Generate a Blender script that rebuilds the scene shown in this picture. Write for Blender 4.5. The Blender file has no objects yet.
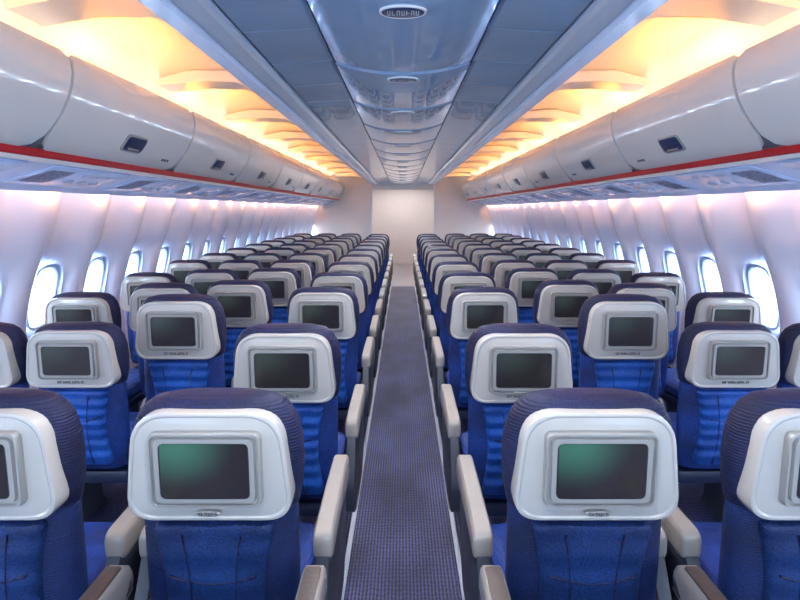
import bpy, bmesh, math, random
from mathutils import Vector
random.seed(4)
S = bpy.context.scene
COL = S.collection
PI = math.pi
EYE = 1.645
Y0, Y1 = -1.6, 13.4          # cabin section
# ------------------------------------------------------------------ materials
def mat(name, color, rough=.5, metal=0., noise=0., nscale=8., bump=0., bscale=80., emis=None, estr=0., coat=0., spec=.5, sheen=0.):
    m = bpy.data.materials.new(name); m.use_nodes = True
    nt = m.node_tree; b = nt.nodes['Principled BSDF']
    b.inputs['Roughness'].default_value = rough; b.inputs['Metallic'].default_value = metal
    b.inputs['Base Color'].default_value = (*color, 1)
    b.inputs['Coat Weight'].default_value = coat
    b.inputs['Specular IOR Level'].default_value = spec
    b.inputs['Sheen Weight'].default_value = sheen
    tc = nt.nodes.new('ShaderNodeTexCoord')
    if noise > 0:
        n = nt.nodes.new('ShaderNodeTexNoise'); n.inputs['Scale'].default_value = nscale; n.inputs['Detail'].default_value = 4
        r = nt.nodes.new('ShaderNodeValToRGB')
        r.color_ramp.elements[0].position = .3; r.color_ramp.elements[1].position = .7
        r.color_ramp.elements[0].color = (*[c*(1-noise) for c in color], 1)
        r.color_ramp.elements[1].color = (*[min(1, c*(1+noise)) for c in color], 1)
        nt.links.new(tc.outputs['Object'], n.inputs['Vector']); nt.links.new(n.outputs['Fac'], r.inputs['Fac'])
        nt.links.new(r.outputs['Color'], b.inputs['Base Color'])
    if bump > 0:
        n = nt.nodes.new('ShaderNodeTexNoise'); n.inputs['Scale'].default_value = bscale
        bp = nt.nodes.new('ShaderNodeBump'); bp.inputs['Strength'].default_value = bump; bp.inputs['Distance'].default_value = .004
        nt.links.new(tc.outputs['Object'], n.inputs['Vector']); nt.links.new(n.outputs['Fac'], bp.inputs['Height'])
        nt.links.new(bp.outputs['Normal'], b.inputs['Normal'])
    if emis:
        b.inputs['Emission Color'].default_value = (*emis, 1); b.inputs['Emission Strength'].default_value = estr
    return m
M = {}
M['shell'] = mat('warm_grey_plastic', (.44, .425, .41), .2, noise=.03, coat=.5)
M['bezel'] = mat('bezel_grey', (.29, .285, .28), .3)
M['arm'] = mat('armrest_beige', (.32, .29, .27), .32, noise=.04, coat=.3)
M['armside'] = mat('armrest_side_grey', (.03, .035, .055), .4)
M['pad'] = mat('armrest_pad', (.085, .065, .06), .5, bump=.3)
M['post'] = mat('pale_trim', (.62, .61, .62), .35)
M['navy'] = mat('navy_plastic', (.010, .016, .05), .4)
M['dark'] = mat('dark_plastic', (.015, .018, .03), .4)
M['letter'] = mat('letter_grey', (.07, .07, .08), .4)
M['badge'] = mat('badge_navy', (.02, .035, .10), .3)
M['metal'] = mat('seat_metal', (.25, .27, .32), .35, .8)
M['wall'] = mat('sidewall_plastic', (.68, .71, .86), .28, noise=.02, nscale=3, coat=.5)
M['wframe'] = mat('window_frame_plastic', (.46, .54, .70), .4)
M['bin'] = mat('bin_plastic', (.70, .68, .67), .15, noise=.03, nscale=2, coat=.8)
M['binbody'] = mat('bin_body_plastic', (.16, .17, .20), .4)
M['red'] = mat('red_stripe', (.38, .002, .010), .4, spec=.3)
M['psu'] = mat('underbin_plastic', (.56, .68, .95), .18, noise=.06, nscale=4, coat=.6)
M['grille'] = mat('dark_grille', (.15, .19, .30), .5, noise=.7, nscale=60)
M['nozzle'] = mat('nozzle_grey', (.36, .43, .58), .3)
M['ceil'] = mat('ceiling_centre', (.32, .47, .68), .14, .38, noise=.05, nscale=2, coat=.8)
M['tile'] = mat('ceiling_tile', (.28, .40, .56), .20, .35, noise=.12, nscale=2, coat=.5)
M['rail'] = mat('ceiling_rail', (.76, .82, .92), .2, .5)
M['backing'] = mat('ceiling_backing', (.015, .02, .04), .7)
M['cove'] = mat('cove_panel', (.88, .80, .70), .4)
M['fin'] = mat('cove_fin', (.80, .75, .68), .35)
M['bulk'] = mat('bulkhead', (.62, .57, .55), .5, noise=.03, nscale=2)
M['bulkw'] = mat('end_wall', (.72, .66, .64), .5, noise=.02)
M['gfloor'] = mat('galley_floor', (.26, .24, .25), .35, noise=.05)
M['warm'] = mat('warm_lamp', (1, .6, .3), .5, emis=(1, .37, .055), estr=90)
M['cream'] = mat('cream_lamp', (1, .9, .8), .5, emis=(1, .92, .82), estr=4.2)
M['fillc'] = mat('added_cool_fill', (.9, .95, 1), .5, emis=(.74, .84, 1), estr=4.0)  # unseen strip added to brighten the sidewalls
M['peach'] = mat('peach_lamp', (1, .7, .5), .5, emis=(1, .42, .16), estr=110)
M['whitelamp'] = mat('white_lamp', (1, 1, 1), .5, emis=(1, .95, .92), estr=10)
M['track'] = mat('seat_track', (.66, .68, .78), .3, .3)
M['hull'] = mat('hull', (.4, .4, .42), .7)

def fabric(name, c1, c2, quilt=45, st=.5, dist=.003, distort=1.5, weave=.45):
    m = bpy.data.materials.new(name); m.use_nodes = True
    nt = m.node_tree; b = nt.nodes['Principled BSDF']
    b.inputs['Roughness'].default_value = .55
    b.inputs['Specular IOR Level'].default_value = .3
    tc = nt.nodes.new('ShaderNodeTexCoord')
    n = nt.nodes.new('ShaderNodeTexNoise'); n.inputs['Scale'].default_value = 5; n.inputs['Detail'].default_value = 3
    r = nt.nodes.new('ShaderNodeValToRGB'); r.color_ramp.elements[0].position = .35; r.color_ramp.elements[1].position = .68
    r.color_ramp.elements[0].color = (*c1, 1); r.color_ramp.elements[1].color = (*c2, 1)
    nt.links.new(tc.outputs['Object'], n.inputs['Vector']); nt.links.new(n.outputs['Fac'], r.inputs['Fac'])
    # fine weave tint
    wv = nt.nodes.new('ShaderNodeTexNoise'); wv.inputs['Scale'].default_value = 200
    mr = nt.nodes.new('ShaderNodeMapRange'); mr.inputs['From Min'].default_value = .35; mr.inputs['From Max'].default_value = .65; mr.inputs['To Min'].default_value = .6; mr.inputs['To Max'].default_value = 1.35
    vm = nt.nodes.new('ShaderNodeVectorMath'); vm.operation = 'SCALE'
    nt.links.new(tc.outputs['Object'], wv.inputs['Vector']); nt.links.new(wv.outputs['Fac'], mr.inputs['Value'])
    nt.links.new(r.outputs['Color'], vm.inputs[0]); nt.links.new(mr.outputs[0], vm.inputs['Scale'])
    nt.links.new(vm.outputs[0], b.inputs['Base Color'])
    w = nt.nodes.new('ShaderNodeTexWave'); w.bands_direction = 'Z'; w.inputs['Scale'].default_value = quilt; w.inputs['Distortion'].default_value = distort
    w.inputs['Detail'].default_value = 0; w.inputs['Detail Scale'].default_value = .5
    bp = nt.nodes.new('ShaderNodeBump'); bp.inputs['Strength'].default_value = st; bp.inputs['Distance'].default_value = dist
    bp2 = nt.nodes.new('ShaderNodeBump'); bp2.inputs['Strength'].default_value = weave; bp2.inputs['Distance'].default_value = .003
    nt.links.new(tc.outputs['Object'], w.inputs['Vector']); nt.links.new(w.outputs['Fac'], bp.inputs['Height'])
    nt.links.new(wv.outputs['Fac'], bp2.inputs['Height'])
    nt.links.new(bp.outputs['Normal'], bp2.inputs['Normal'])
    nt.links.new(bp2.outputs['Normal'], b.inputs['Normal'])
    return m
M['blue'] = fabric('blue_fabric', (.004, .018, .11), (.008, .045, .28))
M['bluen'] = fabric('blue_fabric_shaded', (.004, .011, .055), (.006, .024, .13))  # front-row copy of the blue fabric, shade put into its colour
M['pocket'] = fabric('bright_blue_fabric', (.006, .045, .24), (.013, .105, .50), quilt=5.5, st=.8, dist=.008, distort=3)
M['pocketn'] = fabric('pocket_fabric_shaded', (.005, .018, .080), (.009, .040, .17), quilt=4, st=.6, dist=.007, distort=2, weave=.8)  # front-row pocket copy, darkened in colour for its weaker light
M['indigo'] = fabric('indigo_fabric', (.005, .008, .036), (.012, .016, .070), quilt=38)

def screen_mat(name, teal, k_):  # corner gradient paints a reflection on the screen as faint emission
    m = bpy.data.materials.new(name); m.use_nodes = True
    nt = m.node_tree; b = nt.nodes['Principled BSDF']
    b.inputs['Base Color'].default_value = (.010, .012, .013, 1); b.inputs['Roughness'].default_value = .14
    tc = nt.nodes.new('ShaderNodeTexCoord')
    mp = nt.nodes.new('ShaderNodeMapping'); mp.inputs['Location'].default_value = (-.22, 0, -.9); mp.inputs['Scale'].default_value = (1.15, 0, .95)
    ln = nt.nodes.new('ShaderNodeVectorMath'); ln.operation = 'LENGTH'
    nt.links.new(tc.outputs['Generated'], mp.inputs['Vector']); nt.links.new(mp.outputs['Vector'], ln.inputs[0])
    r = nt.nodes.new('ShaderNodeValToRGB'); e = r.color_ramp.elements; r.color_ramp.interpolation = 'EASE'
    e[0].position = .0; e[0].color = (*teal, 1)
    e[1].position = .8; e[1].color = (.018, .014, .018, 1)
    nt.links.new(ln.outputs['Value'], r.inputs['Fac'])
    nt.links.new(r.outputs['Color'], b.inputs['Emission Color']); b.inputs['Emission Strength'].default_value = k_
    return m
M['screen_teal'] = screen_mat('screen_reflection_teal', (.045, .17, .13), .85)
M['screen'] = screen_mat('screen_reflection_grey', (.045, .065, .065), .6)

def carpet():
    m = bpy.data.materials.new('carpet'); m.use_nodes = True
    nt = m.node_tree; b = nt.nodes['Principled BSDF']; b.inputs['Roughness'].default_value = .36
    b.inputs['Specular IOR Level'].default_value = .35
    tc = nt.nodes.new('ShaderNodeTexCoord')
    w = nt.nodes.new('ShaderNodeTexWave'); w.bands_direction = 'X'; w.inputs['Scale'].default_value = 20; w.inputs['Distortion'].default_value = 1.4
    w.inputs['Detail'].default_value = 4; w.inputs['Detail Scale'].default_value = 3
    wy = nt.nodes.new('ShaderNodeTexWave'); wy.bands_direction = 'Y'; wy.inputs['Scale'].default_value = 13; wy.inputs['Distortion'].default_value = 6
    wy.inputs['Detail'].default_value = 3; wy.inputs['Detail Scale'].default_value = 2
    mp = nt.nodes.new('ShaderNodeMapping'); mp.inputs['Scale'].default_value = (2.6, 1.5, 1)
    n = nt.nodes.new('ShaderNodeTexNoise'); n.inputs['Scale'].default_value = 1.3; n.inputs['Detail'].default_value = 2  # noise paints light patches and sheen into the carpet colour
    nt.links.new(tc.outputs['Object'], w.inputs['Vector']); nt.links.new(tc.outputs['Object'], wy.inputs['Vector']); nt.links.new(tc.outputs['Object'], mp.inputs['Vector'])
    nt.links.new(mp.outputs['Vector'], n.inputs['Vector'])
    nr = nt.nodes.new('ShaderNodeMapRange'); nr.inputs['From Min'].default_value = .34; nr.inputs['From Max'].default_value = .66; nr.inputs['To Min'].default_value = .4
    nt.links.new(n.outputs['Fac'], nr.inputs['Value'])
    ad = nt.nodes.new('ShaderNodeMath'); ad.operation = 'MULTIPLY_ADD'; ad.inputs[1].default_value = .22
    hf = nt.nodes.new('ShaderNodeMath'); hf.operation = 'MULTIPLY'; hf.inputs[1].default_value = .82
    nt.links.new(w.outputs['Fac'], hf.inputs[0])
    nt.links.new(wy.outputs['Fac'], ad.inputs[0]); nt.links.new(hf.outputs[0], ad.inputs[2])
    mx = nt.nodes.new('ShaderNodeMath'); mx.operation = 'MULTIPLY'
    nt.links.new(ad.outputs[0], mx.inputs[0]); nt.links.new(nr.outputs[0], mx.inputs[1])
    r = nt.nodes.new('ShaderNodeValToRGB'); e = r.color_ramp.elements
    e[0].position = .10; e[0].color = (.005, .005, .022, 1)
    e[1].position = .95; e[1].color = (.105, .115, .27, 1)
    nt.links.new(mx.outputs[0], r.inputs['Fac']); nt.links.new(r.outputs['Color'], b.inputs['Base Color'])
    bp = nt.nodes.new('ShaderNodeBump'); bp.inputs['Strength'].default_value = .6; bp.inputs['Distance'].default_value = .004
    nt.links.new(ad.outputs[0], bp.inputs['Height']); nt.links.new(bp.outputs['Normal'], b.inputs['Normal'])
    return m
M['carpet'] = carpet()
def pane_mat():
    m = bpy.data.materials.new('window_glass'); m.use_nodes = True
    nt = m.node_tree; nt.nodes.remove(nt.nodes['Principled BSDF'])
    o = nt.nodes['Material Output']
    t = nt.nodes.new('ShaderNodeBsdfTransparent'); t.inputs['Color'].default_value = (.95, .98, 1, 1)
    g = nt.nodes.new('ShaderNodeBsdfGlossy'); g.inputs['Roughness'].default_value = .05
    mx = nt.nodes.new('ShaderNodeMixShader'); mx.inputs['Fac'].default_value = .05
    nt.links.new(t.outputs[0], mx.inputs[1]); nt.links.new(g.outputs[0], mx.inputs[2]); nt.links.new(mx.outputs[0], o.inputs['Surface'])
    return m
M['pane'] = pane_mat()

# ------------------------------------------------------------------ mesh helpers
class MB:
    def __init__(s): s.v = []; s.f = []
    def add(s, v, f):
        o = len(s.v); s.v += [tuple(p) for p in v]; s.f += [tuple(i+o for i in q) for q in f]
    def mesh(s, name, m, smooth=True, ang=35, recalc=True, weld=False):
        me = bpy.data.meshes.new(name); me.from_pydata(s.v, [], s.f)
        if recalc:
            b = bmesh.new(); b.from_mesh(me)
            if weld: bmesh.ops.remove_doubles(b, verts=b.verts, dist=.0005)
            bmesh.ops.recalc_face_normals(b, faces=b.faces); b.to_mesh(me); b.free()
        me.materials.append(m)
        if smooth:
            for p in me.polygons: p.use_smooth = True
            me.set_sharp_from_angle(angle=math.radians(ang))
        me.update(); return me
    def build(s, name, m, parent=None, **k): return ob(name, s.mesh(name, m, **k), parent)
def ob(name, me, parent=None, loc=None):
    o = bpy.data.objects.new(name, me); COL.objects.link(o)
    if parent: o.parent = parent
    if loc: o.location = loc
    return o
def thing(name, label, cat, loc=(0, 0, 0), group=None):
    o = bpy.data.objects.new(name, None); COL.objects.link(o); o.location = loc; o.empty_display_size = .1
    o['label'] = label; o['category'] = cat
    if group: o['group'] = group
    return o
def struct(o, label=None, cat=None):
    o['kind'] = 'structure'
    if label: o['label'] = label
    if cat: o['category'] = cat
    return o
def loft(rings, cap=True):
    n = len(rings[0]); v = [p for r in rings for p in r]; f = []
    for i in range(len(rings)-1):
        for k in range(n):
            a = i*n+k; b = i*n+(k+1) % n; f.append((a, b, b+n, a+n))
    if cap:
        f.append(tuple(range(n))[::-1]); f.append(tuple((len(rings)-1)*n+k for k in range(n)))
    return v, f
def round_poly(pts, r, seg=5):
    out = []; n = len(pts)
    for i in range(n):
        p = Vector(pts[i]); a = Vector(pts[i-1]); c = Vector(pts[(i+1) % n]); rr = r[i] if isinstance(r, (list, tuple)) else r
        s = p+(a-p).normalized()*rr; e = p+(c-p).normalized()*rr
        for k in range(seg+1):
            t = k/seg; q = s*(1-t)**2+p*2*t*(1-t)+e*t*t; out.append((q.x, q.y))
    return out
def plate(outline, layers, mapf, c=None):
    if c is None: c = (sum(p[0] for p in outline)/len(outline), sum(p[1] for p in outline)/len(outline))
    rings = []
    for L in layers:
        su, sv, d = L
        rings.append([mapf(c[0]+(u-c[0])*su, c[1]+(v-c[1])*sv, d) for u, v in outline])
    return loft(rings)
def sell(hw, hh, n=24, e=2.8):
    o = []
    for k in range(n):
        a = 2*PI*k/n; ca, sa = math.cos(a), math.sin(a)
        o.append((hw*math.copysign(abs(ca)**(2/e), ca), hh*math.copysign(abs(sa)**(2/e), sa)))
    return o
def rbox(x0, x1, y0, y1, z0, z1, r=.01, seg=2):
    b = bmesh.new(); bmesh.ops.create_cube(b, size=1)
    for v in b.verts:
        v.co = Vector(((x0+x1)/2+v.co.x*(x1-x0), (y0+y1)/2+v.co.y*(y1-y0), (z0+z1)/2+v.co.z*(z1-z0)))
    if r > 0: bmesh.ops.bevel(b, geom=b.edges[:], offset=r, segments=seg, profile=.5, affect='EDGES')
    b.verts.index_update()
    v = [tuple(q.co) for q in b.verts]; f = [tuple(q.index for q in p.verts) for p in b.faces]; b.free(); return v, f
def prof_sweep(prof, ys, closed=False, sx=1):
    v = [(sx*x, y, z) for y in ys for x, z in prof]; n = len(prof); f = []
    for i in range(len(ys)-1):
        for k in range(n if closed else n-1):
            a = i*n+k; b = i*n+(k+1) % n; f.append((a, b, b+n, a+n))
    if closed: f.append(tuple(range(n))); f.append(tuple((len(ys)-1)*n+k for k in range(n)))
    return v, f
def one(v, f): m = MB(); m.add(v, f); return m

# ------------------------------------------------------------------ seat meshes
sh = lambda z: (1.0-z)*.12
def smooth_interp(tab, z):
    for i in range(len(tab)-1):
        if tab[i][0] <= z <= tab[i+1][0]:
            t = (z-tab[i][0])/(tab[i+1][0]-tab[i][0]); return [a+(b-a)*t for a, b in zip(tab[i][1:], tab[i+1][1:])]
    return tab[-1][1:]
def body(tab, yc, e=2.7):
    rings = []
    for row in tab:
        z, w, hd = row[:3]
        rings.append([(x, yc+sh(z)+y, z) for x, y in sell(w, hd, 36, e)])
    return rings
SM = {}
bt = [(.40, .150, .03), (.405, .185, .04), (.45, .198, .05), (.55, .204, .057), (.66, .207, .062), (.76, .207, .062), (.84, .207, .06), (.90, .202, .056), (.92, .19, .045)]
bkm = one(*loft(body(bt, .085, 2.5)))
SM['backrest'] = bkm.mesh('backrest', M['blue']); SM['backrestn'] = bkm.mesh('backrest', M['bluen'])
ht = [(.835, .15, .03), (.842, .19, .05), (.865, .211, .062), (.92, .222, .068), (.99, .226, .07), (1.05, .223, .07), (1.10, .211, .066), (1.135, .190, .06), (1.155, .163, .05), (1.165, .12, .035), (1.168, .06, .02)]
SM['headrest'] = one(*loft(body(ht, .085, 2.7))).mesh('headrest', M['indigo'])
pm = lambda u, v, d: (u, d+sh(v), v)
pk = round_poly([(-.160, .84), (-.122, .66), (-.150, .44), (.150, .44), (.122, .66), (.160, .84)], [.03, .10, .03, .03, .10, .03], 7)
pkm = one(*plate(pk, [(1, 1, .06), (1, 1, .034), (.985, .985, .020), (.94, .96, .012), (.82, .9, .006), (.5, .7, .002)], pm))
SM['pocket'] = pkm.mesh('seat_pocket', M['pocket']); SM['pocketn'] = pkm.mesh('seat_pocket', M['pocketn'])
m = MB()
rings = []
for i in range(15):
    x = -.112+.224*i/14; z = .700-.022*(1-(x/.112)**2)
    rings.append([(x, .006+sh(z)+.006*math.cos(a), z+.004*math.sin(a)) for a in [k*PI/3 for k in range(6)]])
m.add(*loft(rings))
for s_ in (-1, 1):
    rings = []
    for i in range(9):
        z = .815-.36*i/8; x = s_*(.075-.018*math.sin(PI*i/8))
        rings.append([(x+.002*math.cos(a), .003+sh(z)+.004*math.sin(a), z) for a in [k*PI/3 for k in range(6)]])
    m.add(*loft(rings))
SM['seam'] = m.mesh('seam', M['indigo'])
so = round_poly([(-.184, 1.143), (-.215, .855), (.215, .855), (.184, 1.143)], [.085, .075, .075, .085], 8)
SM['shell'] = one(*plate(so, [(.97, .97, .09), (1.0, 1.0, .06), (1.0, 1.0, .010), (.992, .990, .003), (.975, .965, .001), (.955, .94, .001), (.935, .91, .004), (.85, .82, .002), (.78, .78, .001)], pm, (0, 1.0))).mesh('back_shell', M['shell'], ang=28)
bo = round_poly([(-.139, 1.099), (-.139, .903), (.139, .903), (.139, 1.099)], .022, 5)
SM['bezel'] = one(*plate(bo, [(1, 1, .004), (1.0, 1.0, -.012), (.985, .98, -.018), (.955, .94, -.0185), (.94, .92, -.010), (.90, .87, -.010), (.885, .85, -.019), (.80, .745, -.019), (.785, .725, -.010)], pm, (0, 1.0))).mesh('screen_bezel', M['bezel'])
sc = round_poly([(-.1085, 1.073), (-.1085, .930), (.1085, .930), (.1085, 1.073)], .006, 3)
sv_ = one(*plate(sc, [(1, 1, -.010), (1, 1, -.0175), (.99, .985, -.0195)], pm))
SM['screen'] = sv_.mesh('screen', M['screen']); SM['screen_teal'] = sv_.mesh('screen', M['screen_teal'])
SM['rim'] = one(*plate(round_poly([(-.116, 1.081), (-.116, .922), (.116, .922), (.116, 1.081)], .01, 3), [(1, 1, -.010), (1, 1, -.0183), (.98, .97, -.0187)], pm)).mesh('screen_rim', M['dark'])
m = MB(); m.add(*plate([(x, .882+z) for x, z in sell(.034, .008, 20, 2)], [(1, 1, 0.006), (1, 1, -.010), (.9, .8, -.0115)], pm))
SM['badge'] = m.mesh('badge', M['bezel'])
random.seed(9)
def strokes(m, n, z, h, w, x0, dA, dB, pm=pm):
    for k in range(n):
        x = x0+k*w
        a = w*.12
        m.add(*plate([(x, z-h), (x+a*1.3, z-h), (x+a*1.3, z+h), (x, z+h)], [(1, 1, dA), (1, 1, dB)], pm))
        zz = random.choice([z-h, z-a*.5, z+h-a])
        m.add(*plate([(x, zz), (x+w*.62, zz), (x+w*.62, zz+a*1.2), (x, zz+a*1.2)], [(1, 1, dA), (1, 1, dB)], pm))
        if k % 3 != 1:
            m.add(*plate([(x+w*.5, z-h), (x+w*.66, z-h), (x+w*.66, z+h), (x+w*.5, z+h)], [(1, 1, dA), (1, 1, dB)], pm))
m = MB(); strokes(m, 9, .886, .0062, .0140, -.061, .008, -.0015)
SM['letters'] = m.mesh('lettering', M['letter'], smooth=False)
m = MB(); strokes(m, 6, .882, .0038, .0085, -.024, -.0105, -.0125)
SM['badge_mark'] = m.mesh('lettering', M['dark'], smooth=False)
rings = []
for y, w, z0, z1 in [(.15, .15, .40, .44), (.16, .18, .38, .465), (.20, .195, .37, .48), (.40, .197, .365, .475), (.56, .197, .365, .49), (.60, .19, .375, .485), (.62, .16, .40, .46)]:
    rings.append([(x, y, (z0+z1)/2+z) for x, z in sell(w, (z1-z0)/2, 24, 3.4)])
SM['cushion'] = one(*loft(rings)).mesh('seat_cushion', M['blue'])
m = MB(); m.add(*rbox(-.185, .185, .16, .58, .30, .368, .015)); SM['frame'] = m.mesh('seat_frame', M['navy'])
lo = round_poly([(.20, 0), (.52, 0), (.47, .06), (.44, .30), (.26, .30), (.27, .06)], .012, 3)
m = MB(); m.add(*plate(lo, [(.97, .98, -.014), (1, 1, -.010), (1, 1, .010), (.97, .98, .014)], lambda u, v, d: (d, u, max(v, 0)))); SM['leg'] = m.mesh('leg', M['metal'])
am = lambda u, v, d: (d, u, v)
ao = round_poly([(.20, .704), (.50, .716), (.660, .716), (.682, .635), (.60, .605), (.36, .636), (.21, .612)], [.035, .08, .035, .05, .08, .10, .03], 7)
SM['arm'] = one(*plate(ao, [(.94, .60, -.030), (.98, .86, -.028), (1, 1, -.022), (1, 1, .022), (.98, .86, .028), (.94, .60, .030)], am)).mesh('armrest', M['arm'], ang=45)
ap = round_poly([(.22, .706), (.50, .714), (.63, .713), (.63, .723), (.50, .724), (.22, .716)], .003, 2)
SM['pad'] = one(*plate(ap, [(.98, .9, -.020), (1, 1, -.016), (1, 1, .016), (.98, .9, .020)], am)).mesh('arm_pad', M['pad'])
su_ = round_poly([(.16, .31), (.52, .31), (.60, .42), (.60, .655), (.22, .660), (.13, .45)], .04, 4)
SM['support'] = one(*plate(su_, [(.95, .95, -.024), (1, 1, -.018), (1, 1, .018), (.95, .95, .024)], am)).mesh('arm_support', M['armside'])

def make_seat(x, d, arms, label, group, zs=1., letters=False, pad=False, teal=False, ay=0, navy=False):
    t = thing('passenger_seat', label, 'seat', (x, d, 0), group); t.scale = (1, 1, zs)
    b = ob('backrest', SM['backrestn' if navy else 'backrest'], t); pk_ = ob('seat_pocket', SM['pocketn' if navy else 'pocket'], t)
    ob('seam', SM['seam'], pk_)
    ob('headrest', SM['headrest'], t)
    p = ob('back_shell', SM['shell'], t)
    if letters: ob('lettering', SM['letters'], p)
    else:
        ob('badge', SM['badge'], p)
        if d < 2: ob('lettering', SM['badge_mark'], p)
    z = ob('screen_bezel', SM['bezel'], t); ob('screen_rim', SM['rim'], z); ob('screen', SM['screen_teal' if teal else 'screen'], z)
    ob('seat_cushion', SM['cushion'], t); ob('seat_frame', SM['frame'], t)
    for q in (-.14, .14): ob('leg', SM['leg'], t, (q, 0, 0))
    for ax in arms:
        a = ob('armrest', SM['arm'], t, (ax, ay, 0)); ob('arm_support', SM['support'], a)
        if pad: ob('arm_pad', SM['pad'], a)
    return t

ordn = ['', 'front', 'second', 'third', 'fourth', 'fifth', 'sixth', 'seventh', 'eighth', 'ninth', 'tenth', 'eleventh', 'twelfth', 'thirteenth', 'fourteenth', 'fifteenth', 'sixteenth']
colw = ['on the aisle', 'second from the aisle', 'third from the aisle', 'next to the windows']
for sx, sd in ((-1, 'left'), (1, 'right')):
    g = 'passenger seats in the %s block' % sd
    make_seat(sx*.49, .47, (-.258, .258), 'seat nearest the viewer on the %s, only its two armrest tips in view' % sd, g, pad=True, ay=.175)
    rows = {1: [(.49, 1.23, 1), (1.085, 1.23, 1)],
            2: [(.485, 1.99, 1.0), (1.15 if sx < 0 else 1.14, 2.48, 1.035), (1.55, 2.280, .95), (2.02, 2.27, .95)],
            3: [(.495, 2.98, 1), (1.12, 3.29, 1.0), (1.555, 3.15, 1), (2.04, 3.07, .96)],
            4: [(.495, 3.72, 1), (1.07, 4.0, 1), (1.545, 3.92, 1), (2.03, 3.88, .98)]}
    for r in range(5, 13):
        dd = 4.50+(r-5)*.76
        rows[r] = [(.495, dd, 1), (1.07, dd+.16, 1), (1.56, dd+.16, 1), (2.05, dd+.16, 1)]
    for r, L in rows.items():
        for c, (x, d, zs) in enumerate(L):
            arms = {0: (-.255, .255), 1: (-sx*.24,), 2: (), 3: ()}[c]
            w = 'large blue' if r == 1 else ('blue' if r < 5 else 'small blue')
            lab = '%s seat, %s row of the %s block, %s' % (w, ordn[r], sd, colw[c])
            if r == 1 and c == 1: lab = 'large blue seat cut off by the %s edge of the photo, front row' % sd
            if r == 2 and c == 3: lab = 'blue seat by the windows cropped at the %s edge, second row' % sd
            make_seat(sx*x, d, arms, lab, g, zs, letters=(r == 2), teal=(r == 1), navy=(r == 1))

# ------------------------------------------------------------------ floor
o = one(*rbox(-2.45, 2.45, Y0, 10.6, -.06, 0, 0)).build('floor', M['carpet'], smooth=False); struct(o, 'dark blue ribbed carpet running down the aisle', 'floor')
o = one(*rbox(-2.45, 2.45, 10.6, 15.5, -.06, 0, 0)).build('floor', M['gfloor'], smooth=False); struct(o, 'pale floor beyond the last seat row', 'floor')
n = 1
for sx in (-1, 1):
    for xx in (.262, .72):
        o = one(*rbox(sx*xx-.012, sx*xx+.012, Y0, 10.6, -.001, .008, .003, 1)).build('trim_%d' % n, M['track'])
        struct(o, 'pale metal seat track along the floor', 'trim'); n += 1

# ------------------------------------------------------------------ side walls & windows
WT = [(0, 2.34), (.3, 2.41), (.6, 2.455), (.85, 2.46), (.97, 2.447), (1.09, 2.425), (1.2, 2.398), (1.33, 2.36), (1.47, 2.318), (1.65, 2.272), (1.8, 2.240), (1.98, 2.21)]
def wx(z): return smooth_interp(WT, max(0, min(1.98, z)))[0]
P = .55; hy = P/2; ZC = 1.035; ZA, ZB = .64, 1.45
HW, HH = .143, .225
centers = [3.45+P*k for k in range(-9, 19)]
wn = 1
def scal(u): return .095*(.5+.5*math.cos(PI*u/hy))
for sx, sd in ((-1, 'left'), (1, 'right')):
    m = MB()
    for yc in centers:
        outer = []; N = 12
        hz = (ZB-ZA)/2; zc = (ZA+ZB)/2
        for k in range(N): outer.append((-hy+2*hy*k/N, ZA))
        for k in range(N): outer.append((hy, ZA+2*hz*k/N))
        for k in range(N): outer.append((hy-2*hy*k/N, ZB))
        for k in range(N): outer.append((-hy, ZB-2*hz*k/N))
        rings = []
        for t in [0, .08, .18, .32, .5, .7, .86, 1]:
            ring = []
            for (u, z) in outer:
                a = math.atan2((z-zc)/hz, u/hy); ca, sa = math.cos(a), math.sin(a); e = 2.7
                hu = HW*math.copysign(abs(ca)**(2/e), ca); hv = ZC+HH*math.copysign(abs(sa)**(2/e), sa)
                uu = hu+(u-hu)*t; zz = hv+(z-hv)*t
                ring.append((sx*(wx(zz)+scal(uu)+.05*(1-t)**2.2), yc+uu, zz))
            rings.append(ring)
        m.add(*loft(rings, cap=False))
        for zs in ([0, .15, .3, .45, .6, ZA], [ZB, 1.55, 1.65, 1.75, 1.85, 1.98]):
            v = []; K = 12
            for z in zs:
                for k in range(K+1):
                    u = -hy+2*hy*k/K; v.append((sx*(wx(z)+scal(u)), yc+u, z))
            f = [(i*(K+1)+k, i*(K+1)+k+1, (i+1)*(K+1)+k+1, (i+1)*(K+1)+k) for i in range(len(zs)-1) for k in range(K)]
            m.add(v, f)
    o = m.build('wall_%s' % sd, M['wall'], ang=70, recalc=True, weld=True); struct(o, 'pale lavender curved cabin sidewall on the %s' % sd, 'wall')
    for yc in centers:
        r = MB(); base = sell(1, 1, 40, 2.7)
        rings = []
        for s_, dd in [(1.04, .070), (1.02, .096), (.98, .100), (.95, .096), (.92, .100), (.905, .125)]:
            rings.append([(sx*(wx(ZC+HH*v)+dd), yc+HW*u*s_, ZC+HH*v*s_) for u, v in base])
        r.add(*loft(rings, cap=False))
        w = r.build('window_%d' % wn, M['wframe'], ang=60)
        struct(w, 'oval cabin window in the %s sidewall, number %d along it' % (sd, wn), 'window'); wn += 1
        xt = wx(ZC+HH); xb = wx(ZC-HH)
        q = MB(); v = [(sx*(xb+(xt-xb)*(v_+1)/2+.116), yc+HW*.93*u, ZC+HH*.93*v_) for u, v_ in base]
        q.add(v, [tuple(range(40))]); q.build('window_pane', M['pane'], w, smooth=False, recalc=False)

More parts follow.
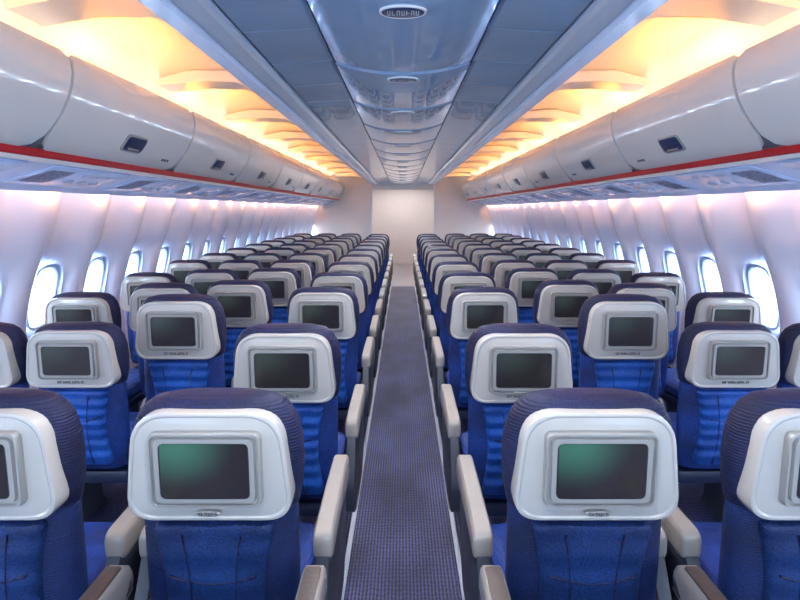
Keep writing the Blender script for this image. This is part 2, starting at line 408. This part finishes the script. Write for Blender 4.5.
# ------------------------------------------------------------------ bins
BP = [(1.762, 1.945), (1.725, 1.965), (1.685, 2.005), (1.648, 2.055), (1.615, 2.11), (1.588, 2.17), (1.572, 2.23), (1.566, 2.29), (1.575, 2.345), (1.598, 2.378)]
def bnorm(i):
    a = BP[max(0, i-1)]; b = BP[min(len(BP)-1, i+1)]; dx, dz = b[0]-a[0], b[1]-a[1]; l = math.hypot(dx, dz)
    return (-dz/l, dx/l)
def bpt(i, off):
    nx, nz = bnorm(i); return (BP[i][0]+nx*off, BP[i][1]+nz*off)
def latch_map(sx, yc, i):
    p = bpt(i, .012); a = BP[i-1]; b = BP[i+1]; L = math.hypot(b[0]-a[0], b[1]-a[1]); tx, tz = (b[0]-a[0])/L, (b[1]-a[1])/L
    nx, nz = bnorm(i)
    return lambda u, v, d: (sx*(p[0]+tx*v+nx*d), yc+u, p[1]+tz*v+nz*d)
bins = [(-1.6, -.39)]+[(-.39+1.35*k, min(.96+1.35*k, 13.25)) for k in range(0, 11)]
bins = [b for b in bins if b[1]-b[0] > .12]
bord = ['behind the viewer', 'first', 'second', 'third', 'fourth', 'fifth', 'sixth', 'seventh', 'eighth', 'ninth', 'tenth', 'eleventh']
for sx, sd in ((-1, 'left'), (1, 'right')):
    for bi, (ya, yb) in enumerate(bins):
        t = thing('overhead_bin', 'pale grey overhead bin, %s along the %s side above the red stripe' % (bord[bi], sd), 'overhead bin', (sx*1.76, ya, 1.93), 'overhead bins on the %s' % sd)
        inv = Vector(t.location)
        def loc(mb):
            mb.v = [tuple(Vector(p)-inv) for p in mb.v]; return mb
        prof = BP+[(1.75, 2.40), (2.10, 2.37), (2.16, 2.2), (2.12, 2.0), (1.80, 1.95)]
        loc(one(*prof_sweep(prof, [ya+.002, yb-.002], True, sx))).build('bin_body', M['binbody'], t, ang=30)
        NI = 14; v = []
        nP = len(BP)
        for i in range(nP):
            tt = i/(nP-1)
            ins = .010 + (.085*(1-min(1, tt/.3))**2.2 if tt < .3 else 0) + (.03*(1-min(1, (1-tt)/.15))**2 if tt > .85 else 0)
            for j in range(NI+1):
                y = ya+ins+(yb-ya-2*ins)*j/NI; x, z = bpt(i, .018); v.append((sx*x, y, z))
        W = NI+1
        f = [(i*W+j, i*W+j+1, (i+1)*W+j+1, (i+1)*W+j) for i in range(nP-1) for j in range(NI)]
        bd = [j for j in range(W)]+[i*W+NI for i in range(1, nP)]+[(nP-1)*W+j for j in range(NI-1, -1, -1)]+[i*W for i in range(nP-2, 0, -1)]
        nb = len(v)
        for k in bd:
            i = k//W; x, z = bpt(i, -.004); v.append((sx*x, v[k][1], z))
        for k in range(len(bd)):
            a = bd[k]; b = bd[(k+1) % len(bd)]; f.append((a, b, nb+(k+1) % len(bd), nb+k))
        loc(one(v, f)).build('bin_door', M['bin'], t, ang=50)
        if yb-ya < .6: continue
        yl = (ya+yb)/2+.01
        mp = latch_map(sx, yl, 3)
        fr = MB(); fr.add(*plate(round_poly([(-.115, -.058), (.115, -.058), (.115, .058), (-.115, .058)], .035, 4), [(1, 1, -.004), (1, 1, .008), (.95, .9, .012)], mp))
        la = loc(fr).build('latch', M['bezel'], t)
        fr = MB(); fr.add(*plate(round_poly([(-.10, -.046), (.10, -.046), (.10, .046), (-.10, .046)], .028, 4), [(1, 1, .009), (1, 1, .014), (.9, .8, .016)], mp))
        loc(fr).build('latch_paddle', M['badge'], la)
        fr = MB(); fr.add(*plate(round_poly([(-.06, -.038), (.06, -.038), (.06, -.026), (-.06, -.026)], .005, 2), [(1, 1, .014), (1, 1, .021)], mp))
        loc(fr).build('latch_lip', M['arm'], la)
        if 2 < bi < 8:
            mq = latch_map(sx, yb-.20, 2)
            fr = MB()
            for k in range(3):
                fr.add(*plate([(-.05+k*.035, -.010), (-.030+k*.035, -.010), (-.030+k*.035, .008), (-.05+k*.035, .008)], [(1, 1, .002), (1, 1, .008)], mq))
            loc(fr).build('placard', M['dark'], t, smooth=False)
    rp = [(1.746, 1.900), (1.738, 1.920), (1.744, 1.938), (1.775, 1.943), (1.785, 1.925), (1.775, 1.898)]
    o = one(*prof_sweep(rp, [Y0, Y1-.02], True, sx)).build('trim_%d' % n, M['red'], ang=50); struct(o, 'crimson stripe rail along the lower edge of the %s bins' % sd, 'trim'); n += 1
    lp = [(1.752, 1.880), (1.748, 1.898), (1.775, 1.898), (1.79, 1.880)]
    o = one(*prof_sweep(lp, [Y0, Y1-.02], True, sx)).build('trim_%d' % n, M['post'], ang=50); struct(o, 'pale lip under the red stripe on the %s' % sd, 'trim'); n += 1
    up = [(1.765, 1.895), (1.80, 1.890), (2.15, 1.788), (2.195, 1.757), (2.195, 1.775), (2.12, 1.94), (1.80, 1.925)]
    o = one(*prof_sweep(up, [Y0, Y1-.02], True, sx)).build('trim_%d' % n, M['psu'], ang=30); struct(o, 'pale blue underside panel below the %s bins' % sd, 'trim'); n += 1
    A = Vector((1.80, 1.890)); B = Vector((2.15, 1.788)); T = (B-A).normalized(); Nn = Vector((T.y, -T.x))
    if Nn.y > 0: Nn = -Nn
    C0 = (A+B)/2
    k = 0
    y = 1.15
    while y < 13:
        mp = lambda u, v, d, y=y: (sx*(C0.x+T.x*v+Nn.x*d), y+u, C0.y+T.y*v+Nn.y*d)
        t = thing('service_panel', 'service panel with grille under the %s bins, %s from the viewer' % (sd, ordn[k+1] if k else 'nearest'), 'service panel', (sx*C0.x, y, C0.y), 'service panels under the %s bins' % sd)
        inv = Vector(t.location)
        q = MB(); q.add(*plate(round_poly([(-.36, -.15), (.36, -.15), (.36, .15), (-.36, .15)], .02, 3), [(1, 1, 0.001), (1, 1, .006), (.98, .96, .009)], mp)); q.v = [tuple(Vector(p)-inv) for p in q.v]
        h = q.build('housing', M['psu'], t)
        q = MB()
        q.add(*plate(round_poly([(-.32, -.10), (-.12, -.10), (-.12, .10), (-.32, .10)], .02, 3), [(1, 1, .008), (1, 1, .011)], mp))
        q.v = [tuple(Vector(p)-inv) for p in q.v]; q.build('speaker_grille', M['grille'], t)
        for uu in (.02, .14, .26):
            q = MB(); q.add(*plate([(uu+a, b+.05) for a, b in sell(.030, .030, 16, 2)], [(1, 1, .008), (.9, .9, .014), (.5, .5, .014)], mp)); q.v = [tuple(Vector(p)-inv) for p in q.v]
            q.build('air_nozzle', M['nozzle'], t)
            q = MB(); q.add(*plate([(uu+a, b-.07) for a, b in sell(.028, .022, 16, 2)], [(1, 1, .008), (.9, .9, .011)], mp)); q.v = [tuple(Vector(p)-inv) for p in q.v]
            q.build('reading_light', M['nozzle'], t)
        y += .90; k += 1
    q = MB()
    for yc in centers:
        q.add(*rbox(min(sx*2.194, sx*2.205), max(sx*2.194, sx*2.205), yc+hy-.07, yc+hy+.07, 1.775, 1.80, 0))
    o = q.build('trim_%d' % n, M['peach'], smooth=False); struct(o, 'row of warm wash lamps above the %s windows' % sd, 'trim'); n += 1
    q = MB(); q.add(*rbox(min(sx*2.185, sx*2.197), max(sx*2.185, sx*2.197), Y0, Y1-.05, 1.83, 1.86, 0))
    o = q.build('trim_%d' % n, M['fillc'], smooth=False); struct(o, 'added cool fill strip hidden above the %s windows' % sd, 'trim'); n += 1
    # cove: one vaulted scallop per bay
    cp = [(.89, 2.405), (.90, 2.44), (.95, 2.50), (1.04, 2.555), (1.18, 2.60), (1.36, 2.625), (1.58, 2.63), (1.82, 2.60), (2.06, 2.53), (2.24, 2.44)]
    BAY = 1.35
    B0 = .75
    q = MB()
    for k in range(-2, 10):
        ya_ = B0+BAY*k
        ys = [ya_+BAY*i/18 for i in range(19)]
        v = []
        for i, yy in enumerate(ys):
            for (x, z) in cp:
                b_ = (1-abs(2*i/18-1)**2.4)*min(1, (x-.89)/.25)*(1 if x < 1.9 else .3)
                v.append((sx*x, yy+.28*(x-.9)**2 if x < 2 else yy+.28*1.1**2, z+.14*b_))
        nn = len(cp)
        f = [(i*nn+j, i*nn+j+1, (i+1)*nn+j+1, (i+1)*nn+j) for i in range(18) for j in range(nn-1)]
        q.add(v, f)
    o = q.build('ceiling', M['cove'], ang=25, recalc=False)
    struct(o, 'warm lit scalloped cove ceiling above the %s bins' % sd, 'ceiling')
    q = MB(); q.add(*rbox(min(sx*1.86, sx*1.92), max(sx*1.86, sx*1.92), Y0+.1, Y1-.1, 2.41, 2.43, 0))
    o = q.build('trim_%d' % n, M['cream'], smooth=False); struct(o, 'continuous cream light strip on top of the %s bins' % sd, 'trim'); n += 1
    for k in range(10):
        y = B0+k*BAY
        fp = [(.90, 2.395), (1.0, 2.465), (1.14, 2.515), (1.35, 2.54), (1.60, 2.54), (1.78, 2.55), (1.80, 2.60), (1.5, 2.64), (1.2, 2.61), (.99, 2.54), (.89, 2.45)]
        q = MB(); q.add(*plate(fp, [(1, .82, -.11), (1, 1, -.07), (1, 1, .07), (1, .82, .11)], lambda u, v, d: (sx*u, y+d+.28*(u-.9)**2, v)))
        o = q.build('trim_%d' % n, M['fin'], ang=50); struct(o, 'curved divider fin in the %s lit cove' % sd, 'trim'); n += 1
        if k == 9: continue
        t = thing('cove_light', 'amber strip lamp on top of the %s bins, %s bay from the viewer' % (sd, ordn[k+1] if k else 'nearest'), 'light', (sx*1.80, y+BAY/2+.2, 2.425), 'amber cove lights above the %s bins' % sd)
        ob('housing', one(*rbox(-.05, .05, -.26, .26, -.012, .006, .003, 1)).mesh('housing', M['bezel']), t)
        ob('lamp', one(*rbox(-.03, .03, -.20, .20, .006, .018, .005, 2)).mesh('lamp', M['warm']), t)

# ------------------------------------------------------------------ central ceiling
q = MB(); q.add(*rbox(-.88, .88, Y0, Y1, 2.405, 2.42, 0)); back = q.build('ceiling', M['backing'], smooth=False); struct(back, 'blue grey panelled central ceiling over the aisle', 'ceiling')
q = MB()
e0 = 1.55-.86*4
for i in range(20):
    a = e0+.86*i; b = min(a+.86, Y1)
    if a >= Y1: break
    def pr(dz, wid): return [(-wid-.005, 2.403)]+[(-wid+2*wid*j/20, 2.372-dz-.055*(1-abs((j-10)/10)**2.4)) for j in range(21)]+[(wid+.005, 2.403)]
    rings = [[(x, yy, z) for x, z in pr(dz, .33)] for yy, dz in ((a+.012, -.008), (a+.022, .003), (a+.06, .006), (b-.018, .000), (b-.011, -.006))]
    q.add(*loft(rings))
q.build('centre_panel', M['ceil'], back, ang=25)
q = MB()
for sx in (-1, 1):
    for i in range(40):
        a = e0+.43*i; b = min(a+.43, Y1)
        if a >= Y1: break
        q.add(*prof_sweep([(.345, 2.403), (.345, 2.385), (.36, 2.375), (.645, 2.36), (.655, 2.37), (.655, 2.403)], [a+.007, b-.007], True, sx))
q.build('side_tile', M['tile'], back, ang=30)
for sx in (-1, 1):
    q = MB(); q.add(*prof_sweep([(.660, 2.403), (.660, 2.345), (.675, 2.330), (.735, 2.325), (.742, 2.345), (.775, 2.345), (.782, 2.318), (.855, 2.322), (.885, 2.35), (.885, 2.41)], [Y0, Y1], True, sx))
    q.build('rail', M['rail'], back, ang=30)
for i in range(12):
    y = 1.61+.86*i
    w = ordn[i+1] if i else 'nearest'
    t = thing('ceiling_badge', 'small dark oval badge in the central ceiling panels, %s from the viewer' % w, 'badge', (0, y+.04, 2.311), 'oval badges along the ceiling')
    mp = lambda u, v, d: (u, v, -d)
    q = MB(); q.add(*plate(sell(.080, .052, 28, 2.1), [(1, 1, -.008), (1, 1, .004), (.96, .95, .006), (.92, .90, .006), (.90, .88, .004)], mp)); q.build('rim', M['post'], t)
    q = MB(); q.add(*plate(sell(.072, .045, 24, 2.1), [(1, 1, .001), (1, 1, .0048), (.97, .96, .0055)], mp)); g = q.build('plate', M['badge'], t)
    q = MB(); strokes(q, 7, 0, .018, .0160, -.053, .0050, .0066, mp)
    q.build('lettering', M['post'], g, smooth=False)

# ------------------------------------------------------------------ end bulkheads, hull
OW = .86
for sx, sd in ((-1, 'left'), (1, 'right')):
    q = MB(); q.add(*plate([(OW, 0), (2.55, 0), (2.55, 2.8), (OW, 2.8)], [(1, 1, Y1), (1, 1, Y1+.06)], lambda u, v, d: (sx*u, d, v)))
    o = q.build('wall_front_%s' % sd, M['bulk'], smooth=False); struct(o, 'beige partition wall at the far end, %s of the aisle' % sd, 'wall')
    q = MB(); q.add(*rbox(min(sx*(OW-.03), sx*(OW+.02)), max(sx*(OW-.03), sx*(OW+.02)), Y1-.03, Y1+.09, 0, 2.30, .012)); o = q.build('trim_%d' % n, M['post']); struct(o, 'pale edge post of the %s far partition' % sd, 'trim'); n += 1
    q = MB(); q.add([(sx*1.1, Y1+.06, 0), (sx*1.1, 15.2, 0), (sx*1.1, 15.2, 2.5), (sx*1.1, Y1+.06, 2.5)], [(0, 1, 2, 3)]); o = q.build('wall_passage_%s' % sd, M['bulkw'], smooth=False, recalc=False); struct(o, 'side wall of the far passage, %s' % sd, 'wall')
q = MB(); q.add(*rbox(-OW+.04, OW-.04, Y1+.01, Y1+.05, 2.20, 2.8, .005)); o = q.build('trim_%d' % n, M['bulk']); struct(o, 'header panel over the far passage opening', 'trim'); n += 1
q = MB(); q.add(*rbox(-2.6, 2.6, 15.0, 15.06, 0, 2.8, 0)); o = q.build('wall_back', M['bulkw'], smooth=False); struct(o, 'cream end wall beyond the aisle', 'wall')
q = MB(); q.add(*rbox(-1.1, 1.1, Y1+.1, 15.0, 2.40, 2.46, 0)); o = q.build('ceiling', M['bulkw'], smooth=False); struct(o, 'ceiling of the far passage', 'ceiling')
t = thing('ceiling_light', 'white ceiling lamp in the passage at the far end', 'light', (0, 14.0, 2.385))
ob('housing', one(*rbox(-.62, .62, -.32, .32, -.005, .012, .004, 1)).mesh('housing', M['post']), t)
ob('diffuser', one(*rbox(-.58, .58, -.28, .28, -.015, -.005, .003, 1)).mesh('diffuser', M['whitelamp']), t)
hp = [(2.21, 1.97), (2.47, 2.1), (2.44, 2.45), (2.0, 2.84), (1.2, 2.94), (0, 2.96), (-1.2, 2.94), (-2.0, 2.84), (-2.44, 2.45), (-2.47, 2.1), (-2.21, 1.97)]
q = MB(); q.add(*prof_sweep(hp, [Y0, 15.0], False)); o = q.build('ceiling', M['hull'], recalc=False); struct(o, 'outer hull over the cabin', 'ceiling')

# ------------------------------------------------------------------ world, lights, camera
w = bpy.data.worlds.new('World'); S.world = w; w.use_nodes = True
nt = w.node_tree; bg = nt.nodes['Background']
tc = nt.nodes.new('ShaderNodeTexCoord'); sp = nt.nodes.new('ShaderNodeSeparateXYZ'); r = nt.nodes.new('ShaderNodeValToRGB')
mr = nt.nodes.new('ShaderNodeMapRange'); mr.inputs['From Min'].default_value = -.5; mr.inputs['From Max'].default_value = .5
nt.links.new(tc.outputs['Generated'], sp.inputs[0]); nt.links.new(sp.outputs['Z'], mr.inputs['Value']); nt.links.new(mr.outputs[0], r.inputs['Fac'])
r.color_ramp.elements[0].color = (.42, .66, 1, 1); r.color_ramp.elements[1].color = (.60, .80, 1, 1)
nt.links.new(r.outputs['Color'], bg.inputs['Color']); bg.inputs['Strength'].default_value = 3.0
def area(name, loc, rot, sx_, sy_, power, color):
    l = bpy.data.lights.new(name, 'AREA'); l.shape = 'RECTANGLE'; l.size = sx_; l.size_y = sy_; l.energy = power; l.color = color
    o = bpy.data.objects.new(name, l); COL.objects.link(o); o.location = loc; o.rotation_euler = rot; return o
area('rear_fill_light', (0, -1.5, 1.75), (math.radians(88), 0, 0), 3.2, 1.0, 28, (1, .96, .92))  # soft fill added behind the camera, no fixture there
for sx in (-1, 1):
    area('daylight', (sx*3.1, 6.0, 1.35), (0, math.radians(90)*sx, 0), 1.2, 15.5, 850, (.72, .86, 1))
for i in range(11):
    l = bpy.data.lights.new('added_fill_spot', 'SPOT'); l.energy = 52; l.color = (.96, .98, 1); l.spot_size = math.radians(140); l.spot_blend = .6; l.shadow_soft_size = .03  # unseen spots added to brighten seats and aisle
    o = bpy.data.objects.new('added_fill_spot', l); COL.objects.link(o); o.location = (0, .35+1.1*i, 2.29)
cam = bpy.data.cameras.new('Camera'); co = bpy.data.objects.new('Camera', cam); COL.objects.link(co)
co.location = (0, 0, EYE); co.rotation_euler = (PI/2, 0, 0)
cam.sensor_width = 36; cam.lens = 36*492/800; cam.shift_x = -3/800; cam.shift_y = -90/800; cam.clip_start = .05
S.camera = co
S.view_settings.view_transform = 'Standard'
S.view_settings.exposure = .28
